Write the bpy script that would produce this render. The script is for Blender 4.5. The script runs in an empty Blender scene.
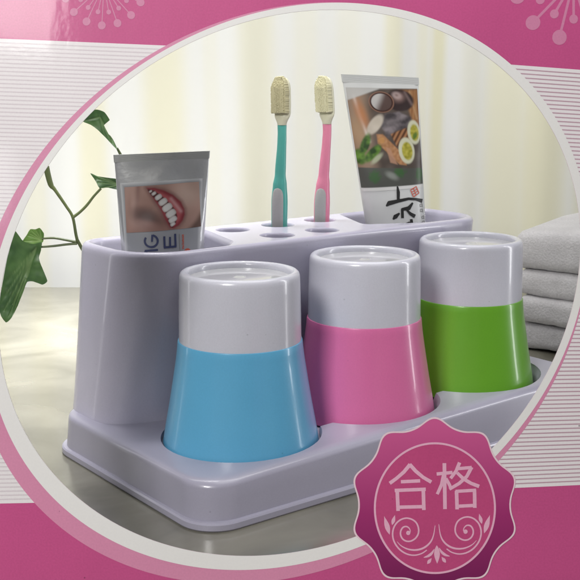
# Printed gift-box front with an oval window: a lavender bathroom set stands on a table behind it.
import bpy, bmesh, math, random
from math import sin, cos, pi, radians, sqrt, atan2, hypot
from mathutils import Vector, Matrix, noise

S = 0.01                      # all coordinates below are centimetres
random.seed(7)
scene = bpy.context.scene
COL = scene.collection

# ------------------------------------------------------------------ helpers
def lin(c):
    c /= 255.0
    return c / 12.92 if c <= 0.04045 else ((c + 0.055) / 1.055) ** 2.4
def rgb(r, g, b): return (lin(r), lin(g), lin(b))
def mixc(a, b, t): return tuple(a[i] + (b[i] - a[i]) * t for i in range(3))
def sstep(a, b, x):
    t = max(0.0, min(1.0, (x - a) / (b - a))); return t * t * (3 - 2 * t)

def mk(name, verts, faces, mat, parent=None, smooth=True, angle=35, cols=None, mids=None):
    me = bpy.data.meshes.new(name)
    me.from_pydata([(v[0] * S, v[1] * S, v[2] * S) for v in verts], [], faces)
    for m in (mat if isinstance(mat, (list, tuple)) else [mat]): me.materials.append(m)
    if mids:
        for p, i in zip(me.polygons, mids): p.material_index = i
    if cols:
        at = me.color_attributes.new('Col', 'FLOAT_COLOR', 'POINT')
        for i, c in enumerate(cols): at.data[i].color = (c[0], c[1], c[2], 1)
    o = bpy.data.objects.new(name, me); COL.objects.link(o)
    if parent: o.parent = parent
    if smooth:
        for p in me.polygons: p.use_smooth = True
        me.set_sharp_from_angle(angle=radians(angle))
    return o

def fixn(o):
    bm = bmesh.new(); bm.from_mesh(o.data); bmesh.ops.recalc_face_normals(bm, faces=bm.faces); bm.to_mesh(o.data); bm.free()
    return o

def thing(name, label, cat, loc=(0, 0, 0), rotz=0, group=None):
    o = bpy.data.objects.new(name, None); COL.objects.link(o)
    o.empty_display_size = 0.02
    o.location = [c * S for c in loc]; o.rotation_euler = (0, 0, rotz)
    o['label'] = label; o['category'] = cat
    if group: o['group'] = group
    return o

def loft(rings, cap0=True, cap1=True, closed=True):
    n = len(rings[0]); V = []; F = []
    for r in rings: V += list(r)
    for k in range(len(rings) - 1):
        for i in range(n if closed else n - 1):
            j = (i + 1) % n
            F.append((k * n + i, k * n + j, (k + 1) * n + j, (k + 1) * n + i))
    if cap0: F.append(tuple(range(n - 1, -1, -1)))
    if cap1: F.append(tuple(range((len(rings) - 1) * n, len(rings) * n)))
    return V, F

def lathe(prof, n=96, cx=0, cy=0):
    """prof: list of (r,z); r==0 at an end closes with a fan"""
    V = []; F = []; idx = []
    for r, z in prof:
        if r <= 1e-6:
            idx.append([len(V)]); V.append((cx, cy, z))
        else:
            idx.append(list(range(len(V), len(V) + n)))
            V += [(cx + r * cos(2 * pi * i / n), cy + r * sin(2 * pi * i / n), z) for i in range(n)]
    for a, b in zip(idx, idx[1:]):
        for i in range(n):
            j = (i + 1) % n
            if len(a) == 1 and len(b) == 1: continue
            if len(a) == 1: F.append((a[0], b[j], b[i]))
            elif len(b) == 1: F.append((a[i], a[j], b[0]))
            else: F.append((a[i], a[j], b[j], b[i]))
    return V, F

def round_poly(pts, rads, seg=8):
    """fillet each corner of a ccw polygon"""
    out = []; n = len(pts)
    for i in range(n):
        p = Vector(pts[i]); a = (Vector(pts[i - 1]) - p); b = (Vector(pts[(i + 1) % n]) - p)
        la, lb = a.length, b.length; a.normalize(); b.normalize()
        ang = a.angle(b); r = rads[i] if isinstance(rads, (list, tuple)) else rads
        t = min(r / math.tan(ang / 2), la * .48, lb * .48); r = t * math.tan(ang / 2)
        c = p + (a + b).normalized() * (r / sin(ang / 2))
        s = p + a * t - c; e = p + b * t - c
        a0 = atan2(s.y, s.x); d = atan2(e.y, e.x) - a0
        while d > pi: d -= 2 * pi
        while d < -pi: d += 2 * pi
        for k in range(seg + 1):
            th = a0 + d * k / seg
            out.append((c.x + r * cos(th), c.y + r * sin(th)))
    return out

def offset_poly(pts, d):
    """move ccw outline outward by d along averaged normals"""
    n = len(pts); out = []
    for i in range(n):
        ax, ay = pts[i - 1]; bx, by = pts[(i + 1) % n]
        tx, ty = bx - ax, by - ay; l = hypot(tx, ty) or 1
        out.append((pts[i][0] + ty / l * d, pts[i][1] - tx / l * d))
    return out

def at_z(pts, z): return [(x, y, z) for x, y in pts]

def boolean(target, cutters, op='DIFFERENCE'):
    for c in cutters:
        m = target.modifiers.new('cut', 'BOOLEAN'); m.operation = op; m.solver = 'EXACT'; m.object = c
    bpy.context.view_layer.update()
    dg = bpy.context.evaluated_depsgraph_get()
    me = bpy.data.meshes.new_from_object(target.evaluated_get(dg))
    old = target.data; target.modifiers.clear(); target.data = me; me.name = target.name
    bpy.data.meshes.remove(old)
    for c in cutters:
        d = c.data; bpy.data.objects.remove(c); bpy.data.meshes.remove(d)
    for p in me.polygons: p.use_smooth = True
    me.set_sharp_from_angle(angle=radians(32))

# ------------------------------------------------------------------ materials
def base_mat(name):
    m = bpy.data.materials.new(name); m.use_nodes = True
    return m, m.node_tree, m.node_tree.nodes['Principled BSDF']

def bumpify(nt, b, scale, strength, dist=0.0005, detail=4):
    tc = nt.nodes.new('ShaderNodeTexCoord'); nz = nt.nodes.new('ShaderNodeTexNoise'); bp = nt.nodes.new('ShaderNodeBump')
    nz.inputs['Scale'].default_value = scale; nz.inputs['Detail'].default_value = detail
    bp.inputs['Strength'].default_value = strength; bp.inputs['Distance'].default_value = dist
    nt.links.new(tc.outputs['Object'], nz.inputs['Vector']); nt.links.new(nz.outputs['Fac'], bp.inputs['Height'])
    nt.links.new(bp.outputs['Normal'], b.inputs['Normal'])
    return tc, nz

def plastic(name, col, rough=.35, var=.08, sss=0, scale=60, bump=.03, coat=0, spec=.5):
    m, nt, b = base_mat(name)
    tc, nz = bumpify(nt, b, 900, bump, .0002, 2)
    n2 = nt.nodes.new('ShaderNodeTexNoise'); n2.inputs['Scale'].default_value = scale; n2.inputs['Detail'].default_value = 5
    nt.links.new(tc.outputs['Object'], n2.inputs['Vector'])
    mx = nt.nodes.new('ShaderNodeMix'); mx.data_type = 'RGBA'
    mx.inputs[6].default_value = (*[c * (1 - var) for c in col], 1); mx.inputs[7].default_value = (*[min(1, c * (1 + var)) for c in col], 1)
    n3 = nt.nodes.new('ShaderNodeTexNoise'); n3.inputs['Scale'].default_value = 1500; n3.inputs['Detail'].default_value = 2
    nt.links.new(tc.outputs['Object'], n3.inputs['Vector'])
    av = nt.nodes.new('ShaderNodeMix'); av.data_type = 'FLOAT'; av.inputs[0].default_value = .55
    nt.links.new(n2.outputs['Fac'], av.inputs[2]); nt.links.new(n3.outputs['Fac'], av.inputs[3])
    rm = nt.nodes.new('ShaderNodeMapRange'); rm.inputs['From Min'].default_value = .3; rm.inputs['From Max'].default_value = .7
    nt.links.new(av.outputs[0], rm.inputs['Value'])
    nt.links.new(rm.outputs[0], mx.inputs[0])
    vo = nt.nodes.new('ShaderNodeTexVoronoi'); vo.inputs['Scale'].default_value = 75
    nt.links.new(tc.outputs['Object'], vo.inputs['Vector'])
    sp = nt.nodes.new('ShaderNodeMapRange'); sp.inputs['From Min'].default_value = .012; sp.inputs['From Max'].default_value = .04
    sp.inputs['To Min'].default_value = .6
    nt.links.new(vo.outputs['Distance'], sp.inputs['Value'])
    ms_ = nt.nodes.new('ShaderNodeMix'); ms_.data_type = 'RGBA'; ms_.inputs[6].default_value = (*[c * .35 for c in col], 1)
    nt.links.new(sp.outputs[0], ms_.inputs[0]); nt.links.new(mx.outputs[2], ms_.inputs[7])
    nt.links.new(ms_.outputs[2], b.inputs['Base Color'])
    b.inputs['Roughness'].default_value = rough
    b.inputs['Specular IOR Level'].default_value = spec
    b.inputs['Coat Weight'].default_value = coat; b.inputs['Coat Roughness'].default_value = .06
    if sss:
        b.inputs['Subsurface Weight'].default_value = sss; b.inputs['Subsurface Radius'].default_value = (1, .8, .9)
        b.inputs['Subsurface Scale'].default_value = .004
    return m

def paint_mat(name, rough=.45, metallic=0, bump=.0, grain=.0, sheen=0):
    m, nt, b = base_mat(name)
    at = nt.nodes.new('ShaderNodeAttribute'); at.attribute_name = 'Col'
    nt.links.new(at.outputs['Color'], b.inputs['Base Color'])
    b.inputs['Roughness'].default_value = rough; b.inputs['Metallic'].default_value = metallic
    if bump: bumpify(nt, b, 130, bump, .0012, 5)
    return m

def print_mat(name, col, var=.05):
    """ink printed on laminated board: mottled, a little worn, satin film with faint creases"""
    m, nt, b = base_mat(name)
    tc = nt.nodes.new('ShaderNodeTexCoord')
    n1 = nt.nodes.new('ShaderNodeTexNoise'); n1.inputs['Scale'].default_value = 22; n1.inputs['Detail'].default_value = 6
    n2 = nt.nodes.new('ShaderNodeTexNoise'); n2.inputs['Scale'].default_value = 1400; n2.inputs['Detail'].default_value = 2
    ad = nt.nodes.new('ShaderNodeMath'); ad.operation = 'ADD'
    mu = nt.nodes.new('ShaderNodeMath'); mu.operation = 'MULTIPLY'; mu.inputs[1].default_value = .5
    nt.links.new(tc.outputs['Object'], n1.inputs['Vector']); nt.links.new(tc.outputs['Object'], n2.inputs['Vector'])
    nt.links.new(n1.outputs['Fac'], ad.inputs[0]); nt.links.new(n2.outputs['Fac'], ad.inputs[1])
    nt.links.new(ad.outputs[0], mu.inputs[0])
    rp = nt.nodes.new('ShaderNodeValToRGB')
    rp.color_ramp.elements[0].position = .36; rp.color_ramp.elements[1].position = .64
    rp.color_ramp.elements[0].color = (*[c * (1 - var) for c in col], 1); rp.color_ramp.elements[1].color = (*[min(1, c * (1 + var)) for c in col], 1)
    nt.links.new(mu.outputs[0], rp.inputs[0])
    # tiny dark specks of wear
    vo = nt.nodes.new('ShaderNodeTexVoronoi'); vo.inputs['Scale'].default_value = 62
    nt.links.new(tc.outputs['Object'], vo.inputs['Vector'])
    sp = nt.nodes.new('ShaderNodeMapRange'); sp.inputs['From Min'].default_value = .012; sp.inputs['From Max'].default_value = .03
    nt.links.new(vo.outputs['Distance'], sp.inputs['Value'])
    mx = nt.nodes.new('ShaderNodeMix'); mx.data_type = 'RGBA'
    mx.inputs[6].default_value = (*[c * .35 for c in col], 1)
    nt.links.new(sp.outputs[0], mx.inputs[0]); nt.links.new(rp.outputs[0], mx.inputs[7])
    nt.links.new(mx.outputs[2], b.inputs['Base Color'])
    # film: wavy in long soft ridges
    mp = nt.nodes.new('ShaderNodeMapping'); mp.inputs['Scale'].default_value = (1, 1, .25)
    n3 = nt.nodes.new('ShaderNodeTexNoise'); n3.inputs['Scale'].default_value = 45; n3.inputs['Detail'].default_value = 3
    nt.links.new(tc.outputs['Object'], mp.inputs['Vector']); nt.links.new(mp.outputs[0], n3.inputs['Vector'])
    n4 = nt.nodes.new('ShaderNodeTexNoise'); n4.inputs['Scale'].default_value = 420; n4.inputs['Detail'].default_value = 2
    nt.links.new(tc.outputs['Object'], n4.inputs['Vector'])
    hm = nt.nodes.new('ShaderNodeMath'); hm.operation = 'MULTIPLY_ADD'; hm.inputs[1].default_value = .09
    nt.links.new(n4.outputs['Fac'], hm.inputs[0]); nt.links.new(n3.outputs['Fac'], hm.inputs[2])
    bp = nt.nodes.new('ShaderNodeBump'); bp.inputs['Strength'].default_value = .2; bp.inputs['Distance'].default_value = .001
    nt.links.new(hm.outputs[0], bp.inputs['Height'])
    nt.links.new(bp.outputs['Normal'], b.inputs['Normal']); nt.links.new(bp.outputs['Normal'], b.inputs['Coat Normal'])
    b.inputs['Roughness'].default_value = .5; b.inputs['Specular IOR Level'].default_value = .3
    b.inputs['Coat Weight'].default_value = .24; b.inputs['Coat Roughness'].default_value = .09
    return m

M = {}
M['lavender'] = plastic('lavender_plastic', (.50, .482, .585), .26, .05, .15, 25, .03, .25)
M['lavender_shaded'] = plastic('lavender_plastic_shaded', (.35, .338, .42), .28, .04, .1, 25, .03, .25)  # same plastic as the block, with the tray's dimmer light put into the colour
M['cup_white'] = plastic('frosted_white_plastic', (.59, .59, .66), .24, .05, .2, 30, .02, .3)
M['cup_disc'] = plastic('glossy_white_plastic', (.50, .50, .51), .10, .02, 0, 30, .0, .6)
M['blue'] = plastic('blue_plastic', (.115, .40, .63), .30, .05, .1, 40, .03, .3)
M['pink'] = plastic('pink_plastic', (.68, .16, .36), .30, .05, .1, 40, .03, .3)
M['green'] = plastic('green_plastic', (.13, .36, .022), .30, .05, .1, 40, .03, .3)
M['teal'] = plastic('teal_plastic', (.10, .42, .36), .3, .04, .1)
M['rose'] = plastic('rose_plastic', (.76, .25, .37), .3, .04, .1)
M['grey_grip'] = plastic('grey_rubber', (.42, .41, .40), .6, .05)
M['cream'] = plastic('cream_plastic', (.62, .60, .45), .35, .05, .3)
M['bristle'] = plastic('tan_bristles', (.50, .46, .285), .8, .06, 0, 700, .15)
M['bristle_pale'] = plastic('pale_bristles', (.60, .57, .38), .8, .06, 0, 700, .15)
M['navy'] = plastic('navy_ink', (.035, .045, .12), .5, .05)
M['red_ink'] = plastic('red_ink', (.55, .10, .06), .5, .05)
M['black_ink'] = plastic('black_ink', (.012, .012, .012), .5, .05)
M['grey_ink'] = plastic('grey_ink', (.18, .18, .17), .5, .05)
M['cap'] = plastic('white_cap', (.75, .75, .75), .4, .03)
M['paint'] = paint_mat('printed_picture', .38)
M['silver'] = paint_mat('silver_foil', .30, .55, .4)
M['laminate'] = paint_mat('white_laminate', .32, .0, .1)

# box-board inks
M['b_pink'] = print_mat('pink_board_ink', (.54, .078, .235), .07)
M['b_light'] = print_mat('pale_pink_board_ink', (.66, .255, .40), .05)
M['b_white'] = print_mat('white_board_ink', (.80, .785, .765), .02)
M['b_stripe_bg'] = print_mat('blush_white_board_ink', (.80, .755, .765), .03)
M['b_line'] = print_mat('mauve_board_ink', (.50, .33, .39), .05)
M['b_line_grey'] = print_mat('greyed_mauve_board_ink', (.66, .59, .62), .05)
M['b_dot'] = print_mat('blossom_board_ink', (.60, .215, .36), .05)
M['b_seal_in'] = print_mat('raspberry_board_ink', (.52, .065, .20), .05)
M['b_seal_ink'] = print_mat('rosy_board_ink', (.78, .42, .56), .04)
M['b_seal_rim'] = print_mat('blush_board_ink', (.80, .60, .66), .03)
M['board'] = plastic('grey_board', (.5, .48, .45), .8, .1)

def seal_mat():
    m = print_mat('plum_board_ink', (.3, .03, .13), .05)
    nt = m.node_tree; b = nt.nodes['Principled BSDF']
    tc = nt.nodes.new('ShaderNodeTexCoord'); sx = nt.nodes.new('ShaderNodeSeparateXYZ'); rp = nt.nodes.new('ShaderNodeValToRGB')
    mr = nt.nodes.new('ShaderNodeMapRange'); mr.inputs['From Min'].default_value = SEAL_Z0 * S; mr.inputs['From Max'].default_value = SEAL_Z1 * S
    nt.links.new(tc.outputs['Object'], sx.inputs[0]); nt.links.new(sx.outputs['Z'], mr.inputs['Value']); nt.links.new(mr.outputs[0], rp.inputs[0])
    e = rp.color_ramp.elements
    e[0].position = 0; e[0].color = (.17, .008, .085, 1); e[1].position = 1; e[1].color = (.60, .10, .28, 1)
    k = e.new(.45); k.color = (.34, .026, .15, 1)
    nt.links.new(rp.outputs[0], b.inputs['Base Color'])
    return m

# ------------------------------------------------------------------ camera
F_PX, PITCH, YAW = 1096.789, radians(11.288), radians(37.682)
ZT = 2.5                                                # the tray's foot is 2.5 cm below the cups' mouth level
cy_, sy_ = cos(YAW), sin(YAW)
CAMP = Vector((cy_ * -30.722 + sy_ * 43.860, sy_ * -30.722 - cy_ * 43.860, 18.034 + ZT))
FW = Vector((0, cos(PITCH), -sin(PITCH))); DN = Vector((0, -sin(PITCH), -cos(PITCH)))
cam_d = bpy.data.cameras.new('camera'); cam = bpy.data.objects.new('camera', cam_d); COL.objects.link(cam)
cam.location = CAMP * S; cam.rotation_euler = (pi / 2 - PITCH, 0, 0)
cam_d.sensor_width = 36; cam_d.lens = 36 * F_PX / 580; cam_d.clip_start = .02; cam_d.clip_end = 50
scene.camera = cam

def at_y(px, py, y):
    v = Vector(((px - 290) / F_PX, 0, 0)) + DN * ((py - 290) / F_PX) + FW
    return CAMP + v * ((y - CAMP.y) / v.y)

# ------------------------------------------------------------------ table, curtain
def grid(nx, ny, f):
    V = [f(i / (nx - 1), j / (ny - 1)) for j in range(ny) for i in range(nx)]
    F = [(j * nx + i, j * nx + i + 1, (j + 1) * nx + i + 1, (j + 1) * nx + i) for j in range(ny - 1) for i in range(nx - 1)]
    return V, F

def table_mat():
    m, nt, b = base_mat('polished_stone')
    tc = nt.nodes.new('ShaderNodeTexCoord'); n1 = nt.nodes.new('ShaderNodeTexNoise')
    n1.inputs['Scale'].default_value = 11; n1.inputs['Detail'].default_value = 7; n1.inputs['Distortion'].default_value = .8
    nt.links.new(tc.outputs['Object'], n1.inputs['Vector'])
    rp = nt.nodes.new('ShaderNodeValToRGB'); e = rp.color_ramp.elements
    e[0].position = .36; e[0].color = (.095, .09, .066, 1); e[1].position = .66; e[1].color = (.21, .20, .158, 1)
    nt.links.new(n1.outputs['Fac'], rp.inputs[0]); nt.links.new(rp.outputs[0], b.inputs['Base Color'])
    bp = nt.nodes.new('ShaderNodeBump'); bp.inputs['Strength'].default_value = .12; bp.inputs['Distance'].default_value = .001
    n2 = nt.nodes.new('ShaderNodeTexNoise'); n2.inputs['Scale'].default_value = 60
    nt.links.new(tc.outputs['Object'], n2.inputs['Vector']); nt.links.new(n2.outputs['Fac'], bp.inputs['Height']); nt.links.new(bp.outputs['Normal'], b.inputs['Normal'])
    b.inputs['Roughness'].default_value = .17; b.inputs['IOR'].default_value = 2.3
    return m
tp = round_poly([(-75, -45), (75, -45), (75, 51), (-75, 51)], 2)
V, F = loft([at_z(offset_poly(tp, -.3), -3), at_z(tp, -2.7), at_z(tp, -.3), at_z(offset_poly(tp, -.3), 0)])
o = mk('table_top', V, F, table_mat()); o['kind'] = 'structure'

# soft vertical stripes of pale yellow woven in the white cloth: (photo column, half width, strength)
CY = 57.0
KX = (CY - CAMP.y) / F_PX / cos(PITCH)
STR = [(98, 14, .8), (168, 22, .75), (258, 18, .6), (305, 12, .3), (345, 12, .25), (465, 10, .3), (215, 8, .25), (388, 9, .75), (418, 6, .5), (432, 7, .95), (500, 22, .75), (535, 25, .9), (585, 20, .7), (640, 18, .6), (40, 12, .5), (-10, 14, .6), (-80, 16, .7), (700, 16, .6)]
def cur_col(x, z):
    px = 290 + (x - CAMP.x) / KX
    t = 0
    for c, w, s in STR:
        t = max(t, s * math.exp(-((px - c + 2.2 * noise.noise((z * .06, c, 0))) / w) ** 4))
    c = mixc((.80, .805, .78), (.77, .745, .55), t)
    return c
def fold(u): return .5 * sin(u * .38) + .16 * sin(u * .83 + 1) + .05 * sin(u * 1.7 + 2)
V, F = grid(560, 40, lambda s, t: (-95 + 190 * s, CY + fold(-95 + 190 * s) * (1.15 - .3 * t), -12 + 72 * t))
cur_m = paint_mat('curtain_cloth', .9, 0, .05)
cu = thing('curtain', 'white curtain with soft pale yellow vertical stripes hanging behind the table', 'curtain', (0, CY, -12))
mk('cloth', [(x, y - CY, z + 12) for x, y, z in V], F, cur_m, cu, cols=[cur_col(x, z) for x, y, z in V])
V, F = loft([[(-97 + 194 * k, -.2 + .8 * cos(a), 72.6 + .8 * sin(a)) for a in [2 * pi * i / 20 for i in range(20)]] for k in (0, 1)])
mk('curtain_rail', V, F, M['cap'], cu)

# ------------------------------------------------------------------ holder (coordinates: x along the row of cups, y to the back, z up from cup mouths)
hold = thing('toothbrush_holder', 'lavender plastic bathroom caddy with two open bins, brush holes and a wide tray', 'toothbrush holder', (0, 0, 0), YAW)
SP = 8.272
ZO = ZT
def H(V): return [(x, y, z + ZO) for x, y, z in V]

TB = lambda x: -.22 + .030 * (x + 4)                       # the tray's top rises a little to the right
def tray_ring(e, ef, z=None, lift=0, R=1.9):
    p = round_poly([(-5.75 + e, -5.25 + ef), (22.3 - e, -5.25 + ef), (22.3 - e, 10.5 - e), (-5.75 + e, 10.5 - e)], [R, R, R + .3, R + .3], 12)
    return [(x, y, (TB(x) + lift) if z is None else z) for x, y in p]
rings = [tray_ring(.06, .06, -2.5), tray_ring(0, 0, -2.42), tray_ring(0, 0, -2.16), tray_ring(.06, .06, -2.08), tray_ring(.2, .22, -2.05),
         tray_ring(.24, .27, -1.6), tray_ring(.27, .34, -1.2), tray_ring(.30, .42, None, -.36), tray_ring(.31, .47, None, -.24), tray_ring(.34, .62, None, -.13), tray_ring(.40, .80, None, -.05), tray_ring(.50, 1.02, None, -.012), tray_ring(.68, 1.3, None, 0)]
V, F = loft(rings)
tray = mk('tray', H(V), F, M['lavender_shaded'], hold)
def wells(r, z, cut=1.85):
    h = sqrt(r * r - cut * cut); a0 = atan2(-cut, -h) ; P = []
    n = 24
    for i in range(3):                                     # front arcs, left to right
        s = pi - .0 if i == 0 else pi + math.asin(cut / r)
        e = 2 * pi if i == 2 else 2 * pi - math.asin(cut / r)
        for k in range(n + 1):
            a = s + (e - s) * k / n; P.append((i * SP + r * cos(a), r * sin(a), z))
    for i in (2, 1, 0):
        s = 0 if i == 2 else math.asin(cut / r)
        e = pi if i == 0 else pi - math.asin(cut / r)
        for k in range(n + 1):
            if (i == 2 and k == 0) or (i == 0 and k == n): continue
            a = s + (e - s) * k / n; P.append((i * SP + r * cos(a), r * sin(a), z))
    return P
V, F = loft([wells(4.06, -.46), wells(4.08, -.3), wells(4.10, -.1), wells(4.2, .12), wells(4.36, .4), wells(4.4, 1.6)])
cut = mk('cutter', H(V), F, M['lavender'], hold, False)
boolean(tray, [fixn(cut)])

# block
BP = round_poly([(-3.95, 3.05), (21.6, 3.05), (21.6, 10.3), (-3.95, 10.3)], [1.7, 2.8, 2.6, 1.6], 14)
ZB = 9.0
rings = []
for z, e in ((-.4, .83), (-.12, .81), (.15, .77), (.5, .74), (2.5, .54), (5, .32), (7, .16), (8.5, .035), (8.72, .01), (8.86, -.05), (8.95, -.14), (9.0, -.27)):
    f = 1.22 * (9 - z) / 9.4
    bp0 = round_poly([(-3.95, 3.05 + f), (21.6, 3.05 + f), (21.6, 10.3), (-3.95, 10.3)], [3.0, 2.6, 2.4, 1.6], 14)
    bq = offset_poly(bp0, e)
    rings.append([(x, y + max(0, e) * (1 if y < 6 else 0) * max(0, min(1, (6 - y) / 2)), z) for x, y in bq])
V, F = loft(rings)
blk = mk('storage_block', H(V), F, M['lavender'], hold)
def bin_cut(pts, rad, z0):
    p = round_poly(pts, rad, 8); R = []
    for z, e in ((z0, -.55), (z0 + .3, -.3), (5, -.1), (8.6, 0), (8.78, .03), (8.9, .09), (8.97, .19), (9.3, .4)):
        R.append([(x, y + 1.3 * max(0, 9 - z) / 9.4 * max(0, min(1, (7 - y) / 2)), z) for x, y in offset_poly(p, e)])
    return R
cuts = []
for pts, rad in (([(-3.45, 3.6), (1.7, 3.6), (2.6, 4.6), (3.95, 9.75), (-3.45, 9.75)], [2.5, .7, 1.0, .8, 1.3]),
                 ([(13.0, 5.3), (16.4, 3.75), (21.05, 3.6), (21.05, 9.75), (14.9, 9.75)], [.4, 1.5, 2.3, 2.1, .8])):
    V, F = loft(bin_cut(pts, rad, 1.2)); cuts.append(fixn(mk('cutter', H(V), F, M['lavender'], hold, False)))
HOLES = [(5.25, 8.15), (8.55, 8.2), (11.95, 8.35), (6.0, 4.85), (9.25, 4.85)]
VV, FF = [], []
for hx, hy in HOLES:
    V, F = lathe([(0, 1.2 if hy > 6 else 5.2), (.7, 1.2 if hy > 6 else 5.2), (.93, 8.8), (.945, 8.9), (.975, 8.96), (1.02, 9.01), (1.1, 9.4), (0, 9.4)], 40, hx, hy)
    FF += [tuple(i + len(VV) for i in f) for f in F]; VV += V
cuts.append(fixn(mk('cutter', H(VV), FF, M['lavender'], hold, False)))
CUP = [(-.3, 3.97), (0, 3.93), (.8, 3.79), (1.8, 3.60), (3, 3.40), (4, 3.24), (5.0, 3.125), (6.5, 3.05), (8.2, 3.0)]
boolean(blk, cuts)

# ------------------------------------------------------------------ cups
def make_cup(name, mat, label):
    t = thing(name, label, 'cup', group='upturned tumblers in a row')
    seam = 5.0
    low = [(z, r) for z, r in CUP if z < seam] + [(4.6, 3.165)]
    prof = [(low[0][1] - .2, -.3), (low[0][1] - .05, -.3), (low[0][1], -.25)] + [(r, z) for z, r in low[1:]] + [(3.135, 4.93), (3.115, 4.985), (3.07, 5.0), (2.9, 5.0)]
    V, F = lathe(prof); mk('colour_band', [(x, y, z + .3) for x, y, z in V], F, mat, t)
    prof = [(2.9, 4.95), (3.075, 4.95), (3.06, 5.5), (3.045, 6.5), (3.02, 7.5), (3.0, 8.1), (2.985, 8.26), (2.94, 8.38), (2.85, 8.46), (2.74, 8.48), (2.64, 8.46), (2.57, 8.40), (2.54, 8.3), (2.52, 8.12), (2.3, 8.12)]
    V, F = lathe(prof); mk('upper_wall', [(x, y, z + .3) for x, y, z in V], F, M['cup_white'], t)
    prof = [(2.53, 8.10), (2.52, 8.15), (2.45, 8.15), (.36, 8.15), (.3, 8.15), (.27, 8.16), (.22, 8.19), (.16, 8.20), (.1, 8.20), (0, 8.20)]
    V, F = lathe(prof); mk('base_disc', [(x, y, z + .3) for x, y, z in V], F, M['cup_disc'], t)
    return t
for i, (m, lab) in enumerate((('blue', 'blue and white upside-down tumbler, nearest of the three in the tray'),
                              ('pink', 'pink and white upside-down tumbler in the middle of the tray'),
                              ('green', 'green and white upside-down tumbler beside the grey towels'))):
    c = make_cup('tumbler', M[m], lab)
    x, y = i * SP, 0
    c.location = ((cy_ * x) * S, (sy_ * x) * S, (ZO - .3 - .14) * S)
    c.location.z = (ZO - .3 + (-.12, -.1, -.02)[i]) * S
    c.rotation_euler.z = YAW + (.3, 1.9, 4.1)[i]

def hw(x, y): return Vector((cy_ * x - sy_ * y, sy_ * x + cy_ * y, 0))   # holder plan -> world plan

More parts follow.
